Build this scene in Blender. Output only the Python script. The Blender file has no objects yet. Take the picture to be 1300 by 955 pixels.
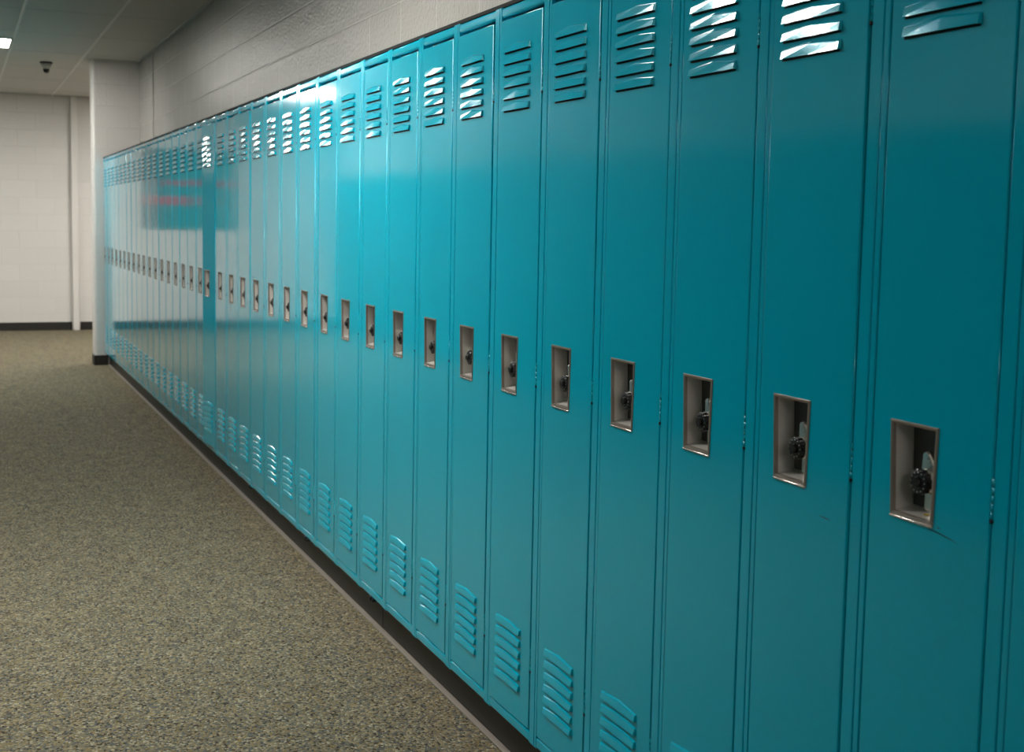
import bpy, bmesh, math, random
from mathutils import Vector, Matrix
random.seed(7)
S = bpy.context.scene
COL = S.collection

# ------------------------------------------------------------------ camera
F_PX, W_PX, H_PX = 1593.75, 1300, 955
YAW, PITCH, ROLL, CAM_H = 0.41776, -0.09175, 0.01919, 1.3988
Fv = Vector((math.sin(YAW) * math.cos(PITCH), math.cos(YAW) * math.cos(PITCH), math.sin(PITCH)))
R0 = Vector((math.cos(YAW), -math.sin(YAW), 0))
U0 = R0.cross(Fv)
Rv = math.cos(ROLL) * R0 + math.sin(ROLL) * U0
Uv = -math.sin(ROLL) * R0 + math.cos(ROLL) * U0
cam = bpy.data.cameras.new('camera')
cam.sensor_fit = 'HORIZONTAL'
cam.sensor_width = 36.0
cam.lens = F_PX / W_PX * 36.0
cam.shift_y = -(H_PX / 2 - 432.5) / W_PX
cam.clip_start = 0.05
cam.dof.use_dof = True
cam.dof.focus_distance = 3.0
cam.dof.aperture_fstop = 7.0
co = bpy.data.objects.new('camera', cam)
COL.objects.link(co)
M4 = Matrix((Rv, Uv, -Fv)).transposed().to_4x4()
M4.translation = Vector((0, 0, CAM_H))
co.matrix_world = M4
S.camera = co

# ------------------------------------------------------------------ world, exposure
S.view_settings.view_transform = 'Standard'
S.view_settings.look = 'None'
S.view_settings.gamma = 1
S.view_settings.use_curve_mapping = False
S.view_settings.exposure = 0.2
w = bpy.data.worlds.new('world')
S.world = w
w.use_nodes = True
w.node_tree.nodes['Background'].inputs[0].default_value = (0.8, 0.85, 0.9, 1)
w.node_tree.nodes['Background'].inputs[1].default_value = 0.02
# troffers: (x0, x1, y0, y1, radiance of the diffuser)
TROFFERS = [(-0.735, 0.475, 11.36, 11.97, 29.0),
            (-0.735, 0.475, 7.70, 8.31, 8.0),
            (-0.735, 0.475, 4.04, 4.65, 42.0),
            (-0.735, 0.475, -3.30, -2.69, 24.0),
            (-1.23, -0.62, 13.9, 14.51, 53.0),
            (2.0, 3.22, 13.8, 14.4, 44.0)]

# ------------------------------------------------------------------ dimensions
XL = 1.2804           # front plane of the lockers
WL = 0.2937           # locker width
Y1 = 1.2377           # near side of the nearest whole locker
ZB, ZT = 0.118, 1.948 # locker bottom and top
ZC = 2.863            # ceiling
XW = 1.617            # wall behind the lockers
N_FAR = 38
YP = Y1 + N_FAR * WL + 0.012   # pillar face
YE = 16.384           # end wall


# ------------------------------------------------------------------ material helpers
def mat(name):
    m = bpy.data.materials.new(name)
    m.use_nodes = True
    nt = m.node_tree
    b = nt.nodes['Principled BSDF']
    return m, nt, b


def N(nt, t, **kw):
    n = nt.nodes.new(t)
    for k, v in kw.items():
        setattr(n, k, v)
    return n


def plain(name, col, rough=0.5, metal=0.0, bump=0.0, bscale=200, var=0.0):
    m, nt, b = mat(name)
    b.inputs['Base Color'].default_value = (*col, 1)
    b.inputs['Roughness'].default_value = rough
    b.inputs['Metallic'].default_value = metal
    tc = N(nt, 'ShaderNodeTexCoord')
    no = N(nt, 'ShaderNodeTexNoise')
    no.inputs['Scale'].default_value = bscale
    no.inputs['Detail'].default_value = 3
    nt.links.new(tc.outputs['Object'], no.inputs['Vector'])
    if bump:
        bp = N(nt, 'ShaderNodeBump')
        bp.inputs['Strength'].default_value = bump
        bp.inputs['Distance'].default_value = 0.001
        nt.links.new(no.outputs['Fac'], bp.inputs['Height'])
        nt.links.new(bp.outputs['Normal'], b.inputs['Normal'])
    if var:
        mx = N(nt, 'ShaderNodeMix', data_type='RGBA')
        mx.inputs['A'].default_value = (*[c * (1 - var) for c in col], 1)
        mx.inputs['B'].default_value = (*[min(1, c * (1 + var)) for c in col], 1)
        nt.links.new(no.outputs['Fac'], mx.inputs['Factor'])
        nt.links.new(mx.outputs['Result'], b.inputs['Base Color'])
    return m


def teal_paint():
    m, nt, b = mat('teal_enamel')
    tc = N(nt, 'ShaderNodeTexCoord')
    oi = N(nt, 'ShaderNodeObjectInfo')
    mul = N(nt, 'ShaderNodeMath', operation='MULTIPLY')
    mul.inputs[1].default_value = 40
    nt.links.new(oi.outputs['Random'], mul.inputs[0])
    add = N(nt, 'ShaderNodeVectorMath', operation='ADD')
    nt.links.new(tc.outputs['Object'], add.inputs[0])
    nt.links.new(mul.outputs[0], add.inputs[1])
    # colour: nearly even, a little wear
    n1 = N(nt, 'ShaderNodeTexNoise')
    n1.inputs['Scale'].default_value = 2.5
    n1.inputs['Detail'].default_value = 4
    nt.links.new(add.outputs[0], n1.inputs['Vector'])
    mx = N(nt, 'ShaderNodeMix', data_type='RGBA')
    mx.inputs['A'].default_value = (0.0, 0.44, 0.61, 1)
    mx.inputs['B'].default_value = (0.0, 0.49, 0.67, 1)
    nt.links.new(n1.outputs['Fac'], mx.inputs['Factor'])
    nt.links.new(mx.outputs['Result'], b.inputs['Base Color'])
    b.inputs['Roughness'].default_value = 0.12
    b.inputs['IOR'].default_value = 1.5
    b.inputs['Specular Tint'].default_value = (0.05, 0.8, 1.0, 1)
    b.inputs['Coat Weight'].default_value = 1.0
    b.inputs['Coat IOR'].default_value = 1.27
    b.inputs['Coat Roughness'].default_value = 0.07
    # sheet-metal waviness (long) and enamel orange peel (fine)
    n2 = N(nt, 'ShaderNodeTexNoise')
    n2.inputs['Scale'].default_value = 3.0
    n2.inputs['Detail'].default_value = 1
    nt.links.new(add.outputs[0], n2.inputs['Vector'])
    b1 = N(nt, 'ShaderNodeBump')
    b1.inputs['Strength'].default_value = 1.0
    b1.inputs['Distance'].default_value = 0.0011
    nt.links.new(n2.outputs['Fac'], b1.inputs['Height'])
    n3 = N(nt, 'ShaderNodeTexNoise')
    n3.inputs['Scale'].default_value = 260
    n3.inputs['Detail'].default_value = 1
    nt.links.new(tc.outputs['Object'], n3.inputs['Vector'])
    b2 = N(nt, 'ShaderNodeBump')
    b2.inputs['Strength'].default_value = 0.10
    b2.inputs['Distance'].default_value = 0.0006
    nt.links.new(n3.outputs['Fac'], b2.inputs['Height'])
    nt.links.new(b1.outputs['Normal'], b2.inputs['Normal'])
    nt.links.new(b2.outputs['Normal'], b.inputs['Normal'])
    nt.links.new(b2.outputs['Normal'], b.inputs['Coat Normal'])
    return m


def block_paint(name, axis, c1, rough=0.3, off=(0, 0), MORT=0.93, mw=0.004):
    """painted concrete block: stretcher bond; axis 'x' = wall faces x, 'y' = wall faces y"""
    m, nt, b = mat(name)
    ge = N(nt, 'ShaderNodeNewGeometry')
    sp = N(nt, 'ShaderNodeSeparateXYZ')
    nt.links.new(ge.outputs['Position'], sp.inputs[0])
    cb = N(nt, 'ShaderNodeCombineXYZ')
    a1 = N(nt, 'ShaderNodeMath', operation='ADD'); a1.inputs[1].default_value = off[0]
    a2 = N(nt, 'ShaderNodeMath', operation='ADD'); a2.inputs[1].default_value = off[1]
    nt.links.new(sp.outputs['Y' if axis == 'x' else 'X'], a1.inputs[0])
    nt.links.new(sp.outputs['Z'], a2.inputs[0])
    nt.links.new(a1.outputs[0], cb.inputs[0])
    nt.links.new(a2.outputs[0], cb.inputs[1])
    br = N(nt, 'ShaderNodeTexBrick')
    br.offset = 0.5
    br.inputs['Scale'].default_value = 1
    br.inputs['Mortar Size'].default_value = mw
    br.inputs['Mortar Smooth'].default_value = 0.6
    br.inputs['Brick Width'].default_value = 0.4064
    br.inputs['Row Height'].default_value = 0.2032
    br.inputs['Color1'].default_value = (*c1, 1)
    br.inputs['Color2'].default_value = (*[c * .96 for c in c1], 1)
    br.inputs['Mortar'].default_value = (*[min(1, c * MORT) for c in c1], 1)
    nt.links.new(cb.outputs[0], br.inputs['Vector'])
    nt.links.new(br.outputs['Color'], b.inputs['Base Color'])
    b.inputs['Roughness'].default_value = rough
    inv = N(nt, 'ShaderNodeMath', operation='SUBTRACT'); inv.inputs[0].default_value = 1
    nt.links.new(br.outputs['Fac'], inv.inputs[1])
    b1 = N(nt, 'ShaderNodeBump')
    b1.inputs['Strength'].default_value = 0.8
    b1.inputs['Distance'].default_value = 0.003
    nt.links.new(inv.outputs[0], b1.inputs['Height'])
    no = N(nt, 'ShaderNodeTexNoise')
    no.inputs['Scale'].default_value = 60
    no.inputs['Detail'].default_value = 5
    nt.links.new(ge.outputs['Position'], no.inputs['Vector'])
    b2 = N(nt, 'ShaderNodeBump')
    b2.inputs['Strength'].default_value = 1.0
    b2.inputs['Distance'].default_value = 0.0045
    nt.links.new(no.outputs['Fac'], b2.inputs['Height'])
    nt.links.new(b1.outputs['Normal'], b2.inputs['Normal'])
    nt.links.new(b2.outputs['Normal'], b.inputs['Normal'])
    return m


def carpet():
    m, nt, b = mat('speckled_loop_carpet')
    tc = N(nt, 'ShaderNodeNewGeometry')
    vo = N(nt, 'ShaderNodeTexVoronoi')
    vo.inputs['Scale'].default_value = 150
    nt.links.new(tc.outputs['Position'], vo.inputs['Vector'])
    sp = N(nt, 'ShaderNodeSeparateColor')
    nt.links.new(vo.outputs['Color'], sp.inputs[0])
    cr = N(nt, 'ShaderNodeValToRGB')
    cr.color_ramp.interpolation = 'CONSTANT'
    cols = [(0.0, (0.055, 0.047, 0.036)), (0.12, (0.22, 0.183, 0.112)), (0.36, (0.32, 0.27, 0.175)),
            (0.52, (0.125, 0.130, 0.115)), (0.66, (0.235, 0.175, 0.082)), (0.76, (0.16, 0.15, 0.115)),
            (0.90, (0.40, 0.37, 0.27)), (0.95, (0.09, 0.10, 0.10))]
    els = cr.color_ramp.elements
    els[0].position, els[0].color = cols[0][0], (*cols[0][1], 1)
    els[1].position, els[1].color = cols[1][0], (*cols[1][1], 1)
    for p, c in cols[2:]:
        e = els.new(p); e.color = (*c, 1)
    nt.links.new(sp.outputs['Red'], cr.inputs['Fac'])
    # slow tone drift where the carpet is worn
    no = N(nt, 'ShaderNodeTexNoise')
    no.inputs['Scale'].default_value = 11
    no.inputs['Detail'].default_value = 5
    nt.links.new(tc.outputs['Position'], no.inputs['Vector'])
    mr = N(nt, 'ShaderNodeMapRange')
    mr.inputs['From Min'].default_value = 0.25
    mr.inputs['From Max'].default_value = 0.75
    mr.inputs['To Min'].default_value = 0.70
    mr.inputs['To Max'].default_value = 0.98
    nt.links.new(no.outputs['Fac'], mr.inputs['Value'])
    mx = N(nt, 'ShaderNodeVectorMath', operation='SCALE')
    nt.links.new(cr.outputs['Color'], mx.inputs[0])
    nt.links.new(mr.outputs['Result'], mx.inputs['Scale'])
    nt.links.new(mx.outputs[0], b.inputs['Base Color'])
    b.inputs['Roughness'].default_value = 0.95
    b.inputs['Specular IOR Level'].default_value = 0.1
    bp = N(nt, 'ShaderNodeBump', invert=True)
    bp.inputs['Strength'].default_value = 0.8
    bp.inputs['Distance'].default_value = 0.004
    nt.links.new(vo.outputs['Distance'], bp.inputs['Height'])
    nt.links.new(bp.outputs['Normal'], b.inputs['Normal'])
    return m


def ceiling_tile():
    m, nt, b = mat('mineral_fibre_ceiling_tile')
    tc = N(nt, 'ShaderNodeNewGeometry')
    no = N(nt, 'ShaderNodeTexNoise')
    no.inputs['Scale'].default_value = 120
    no.inputs['Detail'].default_value = 4
    nt.links.new(tc.outputs['Position'], no.inputs['Vector'])
    mx = N(nt, 'ShaderNodeMix', data_type='RGBA')
    mx.inputs['A'].default_value = (0.50, 0.48, 0.45, 1)
    mx.inputs['B'].default_value = (0.66, 0.64, 0.60, 1)
    nt.links.new(no.outputs['Fac'], mx.inputs['Factor'])
    nt.links.new(mx.outputs['Result'], b.inputs['Base Color'])
    b.inputs['Roughness'].default_value = 0.9
    return m


def emitter(name, col, strength):
    m, nt, b = mat(name)
    b.inputs['Base Color'].default_value = (0.8, 0.8, 0.8, 1)
    b.inputs['Emission Color'].default_value = (*col, 1)
    b.inputs['Emission Strength'].default_value = strength
    return m


TEAL = teal_paint()
VOID = plain('gap_shade_and_pins', (0.004, 0.010, 0.012), 0.8)  # near-black put in for the shade in slits and gaps; hinge pins too
STEEL = plain('brushed_steel_pocket', (0.66, 0.63, 0.59), 0.38, 0.35, 0.25, 400, 0.12)
RIM = plain('dull_pocket_rim', (0.30, 0.25, 0.21), 0.4, 0.6)
BACKST = plain('shaded_steel_back', (0.10, 0.09, 0.08), 0.4, 0.5)  # steel darkened in the colour for the pocket's shade and dark reflection
CHROME = plain('chrome', (0.80, 0.77, 0.73), 0.22, 0.8)
BLACK = plain('black_dial_plastic', (0.008, 0.008, 0.009), 0.35)
TICK = plain('white_dial_marks', (0.75, 0.74, 0.70), 0.5)
WHITEBLOCK = block_paint('painted_block_locker_wall', 'x', (0.39, 0.372, 0.345), 0.2, off=(0.10, 0.175), MORT=1.3, mw=0.0055)  # mortar lightened in the colour for the light the joints catch
ENDBLOCK = block_paint('painted_block_end_wall', 'y', (0.70, 0.67, 0.64), 0.45, off=(0.1, 0.0))
TEALBAND = block_paint('teal_locker_standin', 'x', (0.0, 0.13, 0.165), 0.4)
PIPEW = plain('white_pipe_paint', (0.70, 0.67, 0.64), 0.45)
RUBBER = plain('black_rubber_base', (0.018, 0.016, 0.014), 0.45, 0, 0.4, 30, 0.35)
STRIPM = plain('grey_edge_strip_vinyl', (0.22, 0.19, 0.16), 0.6, 0, 0.2, 60, 0.1)
TILE = ceiling_tile()
TBAR = plain('painted_ceiling_grid', (0.50, 0.495, 0.47), 0.6)
CARPET = carpet()


# ------------------------------------------------------------------ mesh helpers
def obj(name, bm, mats, parent=None, loc=(0, 0, 0), smooth=False):
    me = bpy.data.meshes.new(name)
    bm.normal_update()
    bm.to_mesh(me)
    bm.free()
    for m in (mats if isinstance(mats, (list, tuple)) else [mats]):
        me.materials.append(m)
    if smooth:
        for p in me.polygons:
            p.use_smooth = True
    o = bpy.data.objects.new(name, me)
    COL.objects.link(o)
    o.location = loc
    if parent:
        o.parent = parent
    return o


def box(bm, x0, x1, y0, y1, z0, z1, bev=0.0, mi=0, seg=2):
    r = bmesh.ops.create_cube(bm, size=1)
    vs = r['verts']
    for v in vs:
        v.co = Vector((x0 + (v.co.x + .5) * (x1 - x0), y0 + (v.co.y + .5) * (y1 - y0), z0 + (v.co.z + .5) * (z1 - z0)))
    fs = set(f for v in vs for f in v.link_faces)
    for f in fs:
        f.material_index = mi
    if bev:
        es = set(e for v in vs for e in v.link_edges)
        g = bmesh.ops.bevel(bm, geom=list(es), offset=bev, segments=seg, profile=0.5, affect='EDGES')
        for f in g['faces']:
            f.material_index = mi
            f.smooth = True


def cyl(bm, c, axis, r0, r1, h, n=24, mi=0, smooth=True):
    """closed (tapered) cylinder from c along axis 'x','y','z' for h"""
    ax = {'x': Vector((1, 0, 0)), 'y': Vector((0, 1, 0)), 'z': Vector((0, 0, 1))}[axis]
    u = {'x': Vector((0, 1, 0)), 'y': Vector((0, 0, 1)), 'z': Vector((1, 0, 0))}[axis]
    v = ax.cross(u)
    c = Vector(c)
    a = [bm.verts.new(c + (u * math.cos(t) + v * math.sin(t)) * r0) for t in [2 * math.pi * k / n for k in range(n)]]
    b = [bm.verts.new(c + ax * h + (u * math.cos(t) + v * math.sin(t)) * r1) for t in [2 * math.pi * k / n for k in range(n)]]
    for k in range(n):
        f = bm.faces.new((a[k], a[(k + 1) % n], b[(k + 1) % n], b[k]))
        f.smooth = smooth
        f.material_index = mi
    f = bm.faces.new(a[::-1]); f.material_index = mi
    f = bm.faces.new(b); f.material_index = mi


def empty(name, loc, label, cat, group=None):
    o = bpy.data.objects.new(name, None)
    o.empty_display_size = 0.1
    COL.objects.link(o)
    o.location = loc
    tag(o, label, cat, group)
    return o


def tag(o, label, cat, group=None):
    o['label'] = label
    o['category'] = cat
    if group:
        o['group'] = group


def structure(name, bm, m, smooth=False):
    o = obj(name, bm, m, smooth=smooth)
    o['kind'] = 'structure'
    return o


# ------------------------------------------------------------------ the room shell
bm = bmesh.new(); box(bm, -2.15, 4.8, -4.2, YE + 0.2, -0.1, 0)
structure('floor', bm, CARPET)
bm = bmesh.new(); box(bm, -2.15, 4.8, -4.2, YE + 0.2, ZC, ZC + 0.1)
structure('ceiling', bm, TILE)

# wall behind the lockers, in two pours with a dark control joint between them
bm = bmesh.new()
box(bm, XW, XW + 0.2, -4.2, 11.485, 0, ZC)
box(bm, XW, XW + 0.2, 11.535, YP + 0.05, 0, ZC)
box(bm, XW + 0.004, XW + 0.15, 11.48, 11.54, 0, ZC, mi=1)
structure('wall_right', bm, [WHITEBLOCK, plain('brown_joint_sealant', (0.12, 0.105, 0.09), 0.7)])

# end of that wall, standing a little proud of the lockers, with a rounded corner
bm = bmesh.new()
prof = [(XW + 0.22, YP), (1.215, YP)]
for k in range(1, 7):
    t = k / 6 * math.pi / 2
    prof.append((1.215 - 0.025 * math.sin(t), YP + 0.025 - 0.025 * math.cos(t)))
prof += [(1.19, YP + 0.20), (XW + 0.22, YP + 0.20)]
lo = [bm.verts.new((x, y, 0)) for x, y in prof]
hi = [bm.verts.new((x, y, ZC)) for x, y in prof]
n = len(prof)
for k in range(n):
    bm.faces.new((lo[k], hi[k], hi[(k + 1) % n], lo[(k + 1) % n]))
bm.faces.new(lo); bm.faces.new(hi[::-1])
bmesh.ops.recalc_face_normals(bm, faces=bm.faces)
structure('wall_return', bm, ENDBLOCK)

bm = bmesh.new(); box(bm, -2.15, 4.8, YE, YE + 0.2, 0, ZC)
structure('wall_end', bm, ENDBLOCK)
bm = bmesh.new(); box(bm, -2.15, -1.95, -4.2, YE, 1.95, ZC)
box(bm, -2.15, -1.95, -4.2, YE, 0, 1.95, mi=1)  # unseen teal band standing in for opposite lockers, darkened to cut light bounce
structure('wall_left', bm, [WHITEBLOCK, TEALBAND])
bm = bmesh.new(); box(bm, 4.6, 4.8, YP, YE, 0, ZC)
structure('wall_far_right', bm, ENDBLOCK)
bm = bmesh.new(); box(bm, -1.95, XW, -4.2, -4.0, 0, ZC)
structure('wall_back', bm, ENDBLOCK)

# black rubber baseboards
bm = bmesh.new()
box(bm, -1.95, 1.305, YE - 0.008, YE, 0, 0.102, 0.003)
box(bm, 1.40, 4.6, YE - 0.008, YE, 0, 0.102, 0.003)
structure('baseboard_end', bm, RUBBER)
bm = bmesh.new()
box(bm, 1.182, XL + 0.03, YP - 0.008, YP, 0, 0.095, 0.002)
box(bm, 1.182, 1.190, YP - 0.008, YP + 0.205, 0, 0.095, 0.002)
structure('baseboard_return', bm, RUBBER)

# suspended ceiling grid (2 ft runs along the hall, cross tees every metre or so)
bm = bmesh.new()
for k in range(-10, 6):
    x = 0.475 + k * 0.635
    if -1.9 < x < 4.6:
        box(bm, x - 0.010, x + 0.010, -4, YE, ZC - 0.005, ZC + 0.001, mi=1)
gy = 9.72 - 12 * 1.22
for k in range(22):
    y = gy + k * 1.22
    if -4 < y < YE:
        box(bm, -1.95, 4.6, y - 0.009, y + 0.009, ZC - 0.0015, ZC + 0.001)
structure('trim_1', bm, [TBAR, plain('white_ceiling_runner', (0.68, 0.67, 0.63), 0.5)])
# wall angle where ceiling meets the walls
bm = bmesh.new()
box(bm, XW - 0.02, XW, -4, YP, ZC - 0.012, ZC)
box(bm, -1.95, 4.6, YE - 0.02, YE, ZC - 0.012, ZC)
structure('trim_2', bm, TBAR)

# black base under the lockers with its dusty cove toe, in lengths with joints
bm = bmesh.new()
js = [-0.2] + [4.03 + k * 1.76 for k in range(0, 5)] + [YP - 0.01]
for a, b_ in zip(js[:-1], js[1:]):
    box(bm, 1.322, 1.60, a + 0.0015, b_ - 0.0015, 0, ZB - 0.001, 0.001)
structure('baseboard_locker', bm, RUBBER)
bm = bmesh.new()
box(bm, 1.303, 1.323, -0.2, YP - 0.01, 0, 0.007, 0.003)
structure('trim_3', bm, STRIPM)
# black strip painting the dark shadow gap along the top of the row
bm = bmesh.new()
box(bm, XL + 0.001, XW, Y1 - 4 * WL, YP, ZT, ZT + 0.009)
structure('trim_4', bm, plain('shadow_gap_strip', (0.004, 0.004, 0.005), 0.9))

# ------------------------------------------------------------------ a locker
ST_H, ST_L = 0.0285, 0.0135         # stile on the hinge side, on the latch side
DZ0, DZ1 = 0.150, 1.9125             # door bottom and top
DY0, DY1 = ST_H + 0.0034, WL - ST_L - 0.0022
PIV = (0.0, DY0, 0.0)               # door pivot


def frame_bm():
    bm = bmesh.new()
    g = 0.0011
    box(bm, 0, 0.030, g, ST_H, ZB, ZT, 0.0015, seg=3)
    box(bm, 0, 0.030, WL - ST_L, WL - g, ZB, ZT, 0.0015, seg=3)
    box(bm, 0.0005, 0.030, ST_H - 0.004, WL - ST_L + 0.004, DZ1 + 0.0085, ZT, 0.007, seg=4)
    box(bm, 0.0005, 0.030, ST_H - 0.004, WL - ST_L + 0.004, ZB, DZ0 - 0.0035, 0.006, seg=4)
    return bm


def body_bm():
    bm = bmesh.new()
    g = 0.001
    x1 = XW - XL - 0.004
    for y in (g, WL - g - 0.001):
        box(bm, 0.031, x1, y, y + 0.001, ZB, ZT)
    box(bm, 0.031, x1, g, WL - g, ZT - 0.0015, ZT - 0.0003)
    box(bm, 0.031, x1, g, WL - g, ZB, ZB + 0.0012)
    box(bm, x1 - 0.001, x1, g, WL - g, ZB, ZT)
    box(bm, 0.031, x1 - 0.002, 0.003, WL - 0.003, 1.62, 1.622)
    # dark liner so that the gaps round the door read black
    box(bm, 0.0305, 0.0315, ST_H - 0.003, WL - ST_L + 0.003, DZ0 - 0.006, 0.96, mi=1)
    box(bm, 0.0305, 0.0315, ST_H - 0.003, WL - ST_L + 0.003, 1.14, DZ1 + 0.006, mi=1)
    return bm


# pocket outline in locker coordinates: (y, z) corners, trapezoid narrower at the foot
CUP = [(0.1405, 0.9790), (0.2285, 0.9790), (0.2360, 1.1200), (0.1370, 1.1200)]


def louvre(bm, y0, y1, z, o=0.0065, he=0.0150, hp=0.0215):
    """gabled hood pressed outwards (towards -x) with its slit at the lower edge"""
    ym = (y0 + y1) / 2
    cols = [(y0, he), (ym, hp), (y1, he)]
    prof = ((0.0, 0.0), (0.10, 0.0030), (0.20, 0.0040), (1.0, o))      # (share of the height, stand-off)
    steps = len(prof) - 1
    grid = []
    for (y, h) in cols:
        c = []
        for t, so in prof:
            zz = z + h * (1 - t)
            yy = y + (ym - y) * 0.03 * min(1, t * 5)
            c.append(bm.verts.new((-0.0009 - so, yy, zz)))
        grid.append(c)
    for a in range(2):
        for k in range(steps):
            bm.faces.new((grid[a][k], grid[a][k + 1], grid[a + 1][k + 1], grid[a + 1][k]))
    for a, s in ((0, 1), (2, -1)):      # cheeks
        base = bm.verts.new((-0.0009, cols[a][0], z))
        loop = grid[a] + [base]
        bm.faces.new(loop if s > 0 else loop[::-1])
    # folded lower lip
    lip = [bm.verts.new((grid[a][-1].co.x + 0.0016, grid[a][-1].co.y, z + 0.0002)) for a in range(3)]
    for a in range(2):
        bm.faces.new((grid[a][-1], lip[a], lip[a + 1], grid[a + 1][-1]))
    # black quad for the open slit, drawn lower to paint the lip's shadow
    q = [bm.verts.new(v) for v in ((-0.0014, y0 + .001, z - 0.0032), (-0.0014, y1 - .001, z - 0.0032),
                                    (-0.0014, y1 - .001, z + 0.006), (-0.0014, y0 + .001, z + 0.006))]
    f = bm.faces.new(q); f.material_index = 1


def door_bm():
    bm = bmesh.new()
    # built in locker coordinates, then shifted to the pivot
    X = -0.0010
    rings = []
    for inset, x in ((0, 0.018), (0, X + 0.0022), (0.0003, X + 0.0011), (0.0011, X + 0.0003), (0.0022, X)):
        y0, y1, z0, z1 = DY0 + inset, DY1 - inset, DZ0 + inset, DZ1 - inset
        rings.append([bm.verts.new((x, y, z)) for y, z in ((y0, z0), (y1, z0), (y1, z1), (y0, z1))])
    for a, b_ in zip(rings[:-1], rings[1:]):
        for k in range(4):
            f = bm.faces.new((a[k], a[(k + 1) % 4], b_[(k + 1) % 4], b_[k]))
            f.smooth = True
    out = rings[-1]
    hole = [bm.verts.new((X, y, z)) for y, z in CUP]
    hin = [bm.verts.new((X + 0.003, y, z)) for y, z in CUP]
    for k in range(4):
        bm.faces.new((out[k], out[(k + 1) % 4], hole[(k + 1) % 4], hole[k]))
        bm.faces.new((hole[k], hole[(k + 1) % 4], hin[(k + 1) % 4], hin[k]))
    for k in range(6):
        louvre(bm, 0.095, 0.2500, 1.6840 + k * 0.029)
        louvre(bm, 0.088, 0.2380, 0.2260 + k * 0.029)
    bmesh.ops.recalc_face_normals(bm, faces=bm.faces)
    bmesh.ops.translate(bm, verts=bm.verts, vec=(-PIV[0], -PIV[1], -PIV[2]))
    return bm


def pocket_bm():
    bm = bmesh.new()
    cy, cz = 0.185, 1.05

    def ring(x, s, dz=(0, 0)):
        r = []
        for i, (y, z) in enumerate(CUP):
            sy = 1 if y > cy else -1
            sz = 1 if z > cz else -1
            e = dz[0] if sz < 0 else dz[1]
            r.append(bm.verts.new((x, y - sy * s, z - sz * (s + e))))
        return r
    rs = [(ring(-0.0008, -0.0012), 0), (ring(-0.0026, -0.0008), 1), (ring(-0.0030, 0.0010), 1), (ring(-0.0022, 0.0042), 1),
          (ring(0.003, 0.0050), 1), (ring(0.034, 0.0080, (0.004, 0)), 0)]
    for (a, _), (b_, mi) in zip(rs[:-1], rs[1:]):
        for k in range(4):
            f = bm.faces.new((a[k], a[(k + 1) % 4], b_[(k + 1) % 4], b_[k]))
            f.material_index = mi
    bk = bm.faces.new(rs[-1][0]); bk.material_index = 3
    # bright turned-out sill under the pocket
    box(bm, -0.0042, 0.0, CUP[0][0] - 0.001, CUP[1][0] + 0.001, CUP[0][1] - 0.0045, CUP[0][1] - 0.0012, 0.0008, 2)
    bmesh.ops.recalc_face_normals(bm, faces=bm.faces)
    bmesh.ops.translate(bm, verts=bm.verts, vec=(-PIV[0], -PIV[1], -PIV[2]))
    return bm


DCY, DCZ = 0.1775, 1.0350


def housing_bm():
    bm = bmesh.new()
    cyl(bm, (0.0335, DCY, DCZ), 'x', 0.0235, 0.0235, -0.004, 32)
    cyl(bm, (0.0295, DCY, DCZ), 'x', 0.0200, 0.0170, -0.0180, 32)
    # finger lift above the dial: tapered teardrop leaning outwards
    for k in range(7):
        t = k / 6
        cyl(bm, (0.031 - 0.008 * t, DCY, DCZ + 0.008 + 0.030 * t), 'x', 0.0190 - 0.012 * t, 0.0165 - 0.011 * t, -0.009, 24)
    box(bm, 0.024, 0.033, DCY - 0.010, DCY + 0.010, DCZ - 0.045, DCZ - 0.018, 0.002)
    bmesh.ops.recalc_face_normals(bm, faces=bm.faces)
    bmesh.ops.translate(bm, verts=bm.verts, vec=(-PIV[0], -PIV[1], -PIV[2]))
    return bm


def dial_bm():
    bm = bmesh.new()
    # fluted rim
    n = 48
    rings = []
    for x, s, fl in ((0.0195, 1.0, 1), (0.0115, 1.0, 1), (0.0100, 0.90, 0.3), (0.0095, 0.60, 0)):
        r = []
        for k in range(n):
            t = 2 * math.pi * k / n
            rad = 0.0185 * s * (1 + (0.055 * fl if (k // 2) % 2 else -0.03 * fl))
            r.append(bm.verts.new((x, DCY + rad * math.cos(t), DCZ + rad * math.sin(t))))
        rings.append(r)
    for a, b_ in zip(rings[:-1], rings[1:]):
        for k in range(n):
            bm.faces.new((a[k], a[(k + 1) % n], b_[(k + 1) % n], b_[k]))
    bm.faces.new(rings[0][::-1]); bm.faces.new(rings[-1])
    cyl(bm, (0.0095, DCY, DCZ), 'x', 0.0085, 0.0070, -0.006, 24)
    # white tick marks round the dial
    for k in range(12):
        t = 2 * math.pi * k / 12
        c = Vector((0.0097, DCY + 0.0145 * math.cos(t), DCZ + 0.0145 * math.sin(t)))
        box(bm, c.x - 0.0006, c.x + 0.0002, c.y - 0.0006, c.y + 0.0006, c.z - 0.0006, c.z + 0.0006, mi=1)
    bmesh.ops.recalc_face_normals(bm, faces=bm.faces)
    bmesh.ops.translate(bm, verts=bm.verts, vec=(-PIV[0] - 0.0085, -PIV[1], -PIV[2]))
    return bm


def hinge_bm(z0, z1):
    bm = bmesh.new()
    y = ST_H + 0.0008
    L = (z1 - z0) / 5
    for k in range(5):
        cyl(bm, (0.0014, y, z0 + k * L + 0.0006), 'z', 0.0029, 0.0029, L - 0.0012, 14)
    cyl(bm, (0.0006, y, z0 - 0.0045), 'z', 0.0030, 0.0036, 0.0050, 12, 1)
    box(bm, 0.0005, 0.004, y - 0.0022, y + 0.0022, z0, z1, mi=1)
    return bm


GROUP = 'tall teal lockers in the long row'


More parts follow.
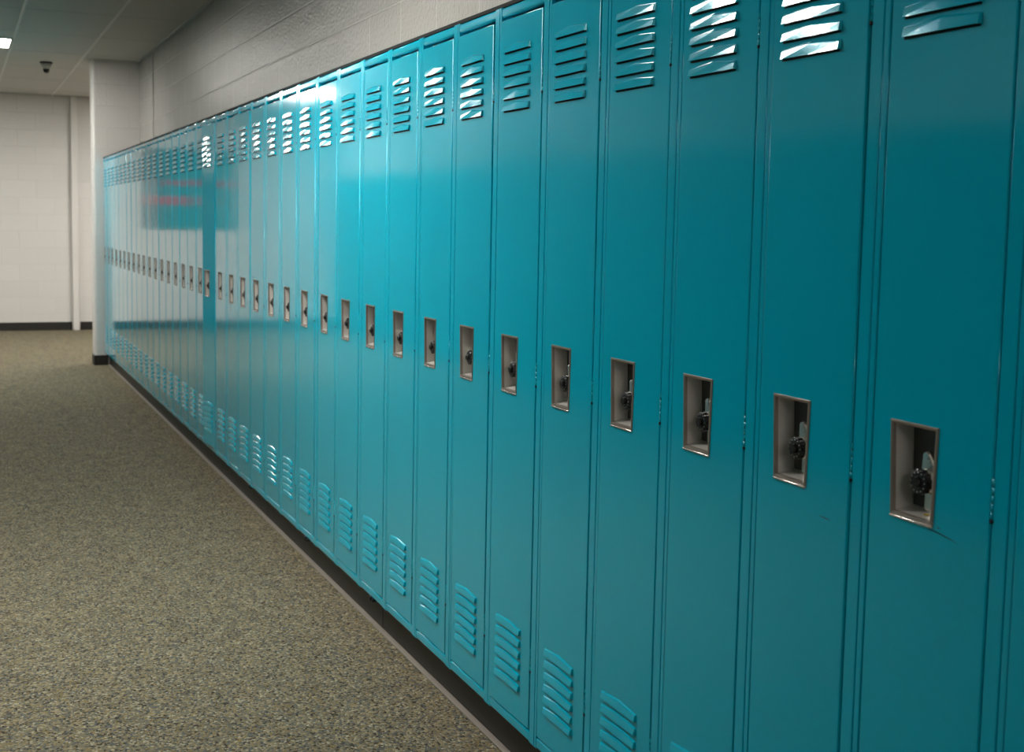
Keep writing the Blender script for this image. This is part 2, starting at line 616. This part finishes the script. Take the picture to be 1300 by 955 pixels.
def make_locker(loc, label):
    t = empty('school_locker', loc, label, 'locker', GROUP)
    obj('cabinet_body', body_bm(), [TEAL, VOID], t)
    obj('frame', frame_bm(), TEAL, t)
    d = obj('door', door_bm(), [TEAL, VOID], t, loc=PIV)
    p = obj('latch_pocket', pocket_bm(), [STEEL, RIM, CHROME, BACKST], d)
    p['label'] = 'recessed steel latch pocket'
    h = obj('latch', housing_bm(), CHROME, d)
    h['label'] = 'chrome latch behind the dial'
    k = obj('combination_dial', dial_bm(), [BLACK, TICK], d)
    k['label'] = 'black combination dial'
    for z0, z1 in ((0.300, 0.357), (1.012, 1.069), (1.717, 1.774)):
        obj('hinge', hinge_bm(z0, z1), [TEAL, VOID], t)
    return t


def dup(root, loc, label):
    r = root.copy(); COL.objects.link(r); r.location = loc
    r['label'] = label
    for ch in list(root.children):
        c = ch.copy(); COL.objects.link(c); c.parent = r
        for g in list(ch.children):
            d = g.copy(); COL.objects.link(d); d.parent = c
    return r


ORD = ['', 'first', 'second', 'third', 'fourth', 'fifth', 'sixth', 'seventh', 'eighth', 'ninth', 'tenth',
       'eleventh', 'twelfth', 'thirteenth', 'fourteenth', 'fifteenth', 'sixteenth', 'seventeenth', 'eighteenth', 'nineteenth']
AJAR, MAGNET = 20, 29


def locker_label(i):
    if i < 0:
        return 'teal locker past the right edge, %s beyond the cropped one' % ORD[-i]
    if i == 0:
        return 'teal locker cut off by the right edge of the photo, latch pocket out of view'
    if i == 1:
        return 'largest nearest teal locker, with a yellow spot inside its steel latch pocket'
    if i == AJAR:
        return 'teal locker whose door stands slightly ajar in the far half of the row'
    if i == MAGNET:
        return 'far teal locker with a small round white magnet near its top'
    if i < AJAR:
        if AJAR - i <= 6:
            return 'teal locker, %s on the near side of the ajar locker' % ORD[AJAR - i]
        return 'tall teal locker with %s latch pocket counting from the photo\'s right edge' % ORD[i]
    if i <= AJAR + 8:
        return 'narrow-looking teal locker, %s on the far side of the ajar locker' % ORD[i - AJAR]
    k = N_FAR + 1 - i
    if k == 1:
        return 'farthest teal locker, touching the white wall return at the end of the row'
    return 'distant teal locker, %s in the row counting from the white wall return' % ORD[k]


first = make_locker((XL, Y1, 0), locker_label(1))
lockers = {1: first}
for i in [0, -1, -2] + list(range(2, N_FAR + 1)):
    lockers[i] = dup(first, (XL, Y1 + (i - 1) * WL, 0), locker_label(i))
rnd = random.Random(11)
for i, l in lockers.items():
    for c in l.children:
        if c.name.startswith('door'):
            rz = rnd.gauss(0, 0.22)
            c.rotation_euler = (0, math.radians(rnd.gauss(0, 0.06)), math.radians(5.2 if i == AJAR else max(-0.35, min(0.5, rz))))

# the dab of yellow in the nearest pocket
for c in first.children:
    if c.name == 'door':
        bm = bmesh.new()
        cyl(bm, (0, 0, 0), 'z', 0.0045, 0.0040, 0.001, 20)
        s = obj('sticker', bm, plain('yellow_sticker', (0.75, 0.50, 0.06), 0.6), c,
                loc=(0.0145 - PIV[0], 0.170 - PIV[1], 0.9868 - PIV[2]))
        s['label'] = 'small yellow dot on the pocket floor'

# scuffs scratched into the two nearest doors
SCUFF = plain('dark_scuff', (0.0, 0.05, 0.07), 0.6)


def scuff(door, pts, wmax):
    bm = bmesh.new()
    n = len(pts)
    up, dn = [], []
    for i, (y, z) in enumerate(pts):
        w_ = wmax * math.sin(math.pi * (i + 0.35) / (n - 0.3))
        up.append(bm.verts.new((-0.00115, y, z + w_)))
        dn.append(bm.verts.new((-0.00115, y, z - w_)))
    for i in range(n - 1):
        bm.faces.new((up[i], dn[i], dn[i + 1], up[i + 1]))
    bmesh.ops.translate(bm, verts=bm.verts, vec=(-PIV[0], -PIV[1], -PIV[2]))
    o = obj('scratch', bm, SCUFF, door)
    o['label'] = 'thin dark scratch in the paint'


def door_of(l):
    return [c for c in l.children if c.name.startswith('door')][0]


scuff(door_of(lockers[1]), [(0.150, 0.9695), (0.142, 0.9715), (0.134, 0.9712), (0.124, 0.9702), (0.112, 0.9688), (0.100, 0.9668), (0.090, 0.9645)], 0.0009)
scuff(door_of(lockers[1]), [(0.131, 0.9785), (0.128, 0.9780), (0.125, 0.9772)], 0.0010)
scuff(door_of(lockers[2]), [(0.104, 0.9370), (0.092, 0.9366), (0.082, 0.9360), (0.073, 0.9352)], 0.0008)

# ------------------------------------------------------------------ small things on and under the lockers
bm = bmesh.new()
cyl(bm, (0, 0, 0), 'x', 0.022, 0.017, -0.012, 28)
mg = obj('round_magnet', bm, plain('white_magnet_plastic', (0.75, 0.75, 0.73), 0.35), loc=(XL - 0.0012, 9.62, 1.884))
tag(mg, 'small round white magnet stuck near the top of a far locker', 'magnet')

clipm = plain('black_clip_plastic', (0.01, 0.01, 0.01), 0.4)
clips = [(4.03, 'first from the camera'), (4.905, 'second from the camera'), (5.98, 'third from the camera, the farthest')]
for y, which in clips:
    bm = bmesh.new()
    box(bm, XL - 0.004, XL + 0.045, y - 0.018, y + 0.018, ZB - 0.012, ZB - 0.0005, 0.003)
    box(bm, XL - 0.008, XL - 0.001, y - 0.010, y + 0.010, ZB - 0.010, ZB + 0.006, 0.002)
    c = obj('levelling_clip', bm, clipm)
    tag(c, 'small black clip under the lockers, ' + which, 'clip', 'black clips along the locker sill')

# ------------------------------------------------------------------ ceiling fixtures
def troffer(x0, x1, y0, y1, power, label):
    t = empty('ceiling_light', ((x0 + x1) / 2, (y0 + y1) / 2, ZC), label, 'ceiling light', 'fluorescent ceiling lights')
    hx, hy = (x1 - x0) / 2, (y1 - y0) / 2
    bm = bmesh.new()
    fw = 0.022
    box(bm, -hx, hx, -hy, -hy + fw, -0.012, -0.0005, 0.002)
    box(bm, -hx, hx, hy - fw, hy, -0.012, -0.0005, 0.002)
    box(bm, -hx, -hx + fw, -hy + fw, hy - fw, -0.012, -0.0005, 0.002)
    box(bm, hx - fw, hx, -hy + fw, hy - fw, -0.012, -0.0005, 0.002)
    obj('light_frame', bm, TBAR, t)
    bm = bmesh.new()
    box(bm, -hx + fw, hx - fw, -hy + fw, hy - fw, -0.009, -0.001)
    obj('diffuser', bm, emitter('lit_prismatic_diffuser', (1.0, 0.97, 0.91), power), t)
    return t


tl = ['lit fluorescent ceiling light at the left edge beside the dome camera',
      'lit ceiling light halfway along the corridor',
      'lit ceiling light over the corridor nearest the camera',
      'lit ceiling light over the corridor behind the camera',
      'lit ceiling light just before the end wall',
      'lit ceiling light behind the white wall return']
for a, l in zip(TROFFERS, tl):
    troffer(*a, l)

t = empty('security_camera', (0.825, 12.92, ZC), 'small dome security camera hanging from the grey ceiling', 'security camera')
bm = bmesh.new()
cyl(bm, (0, 0, -0.018), 'z', 0.056, 0.058, 0.0165, 40)
obj('mounting_ring', bm, plain('dark_camera_ring', (0.03, 0.03, 0.03), 0.5), t)
bm = bmesh.new()
cyl(bm, (0, 0, -0.066), 'z', 0.030, 0.052, 0.048, 40)
obj('camera_housing', bm, plain('grey_camera_housing', (0.42, 0.42, 0.38), 0.5), t)
bm = bmesh.new()
bmesh.ops.create_uvsphere(bm, u_segments=32, v_segments=16, radius=0.031)
bmesh.ops.translate(bm, verts=bm.verts, vec=(0, 0, -0.076))
obj('camera_dome', bm, plain('black_camera_dome', (0.004, 0.004, 0.004), 0.12), t, smooth=True)

# ------------------------------------------------------------------ end wall: pipe and the display seen mirrored in the doors
bm = bmesh.new()
box(bm, 1.312, 1.388, YE - 0.07, YE - 0.0005, 0.0, ZC, 0.006)
o = obj('pipe_cover', bm, PIPEW)
tag(o, 'white boxed pipe cover running floor to ceiling on the end wall', 'pipe cover')

DBX = (-0.80, 0.285)
t = empty('notice_board', ((DBX[0] + DBX[1]) / 2, YE, 1.27), 'teal notice board with red bands on the end wall', 'notice board')
hw = (DBX[1] - DBX[0]) / 2
bm = bmesh.new(); box(bm, -hw, hw, -0.03, -0.001, 0, 1.0, 0.004)
obj('board', bm, plain('teal_board_paper', (0.0, 0.26, 0.31), 0.7), t)
bm = bmesh.new(); box(bm, hw - 0.17, hw - 0.005, -0.034, -0.0295, 0.01, 0.99)
obj('dark_panel', bm, plain('dark_grey_panel', (0.05, 0.07, 0.08), 0.6), t)
red = plain('red_board_paper', (0.42, 0.04, 0.06), 0.7)
bm = bmesh.new(); box(bm, -hw + 0.45, hw - 0.01, -0.037, -0.0345, 0.30, 0.41)
obj('red_band', bm, red, t)
bm = bmesh.new(); box(bm, -hw + 0.05, hw - 0.2, -0.037, -0.0305, 0.55, 0.61)
obj('red_band', bm, red, t)
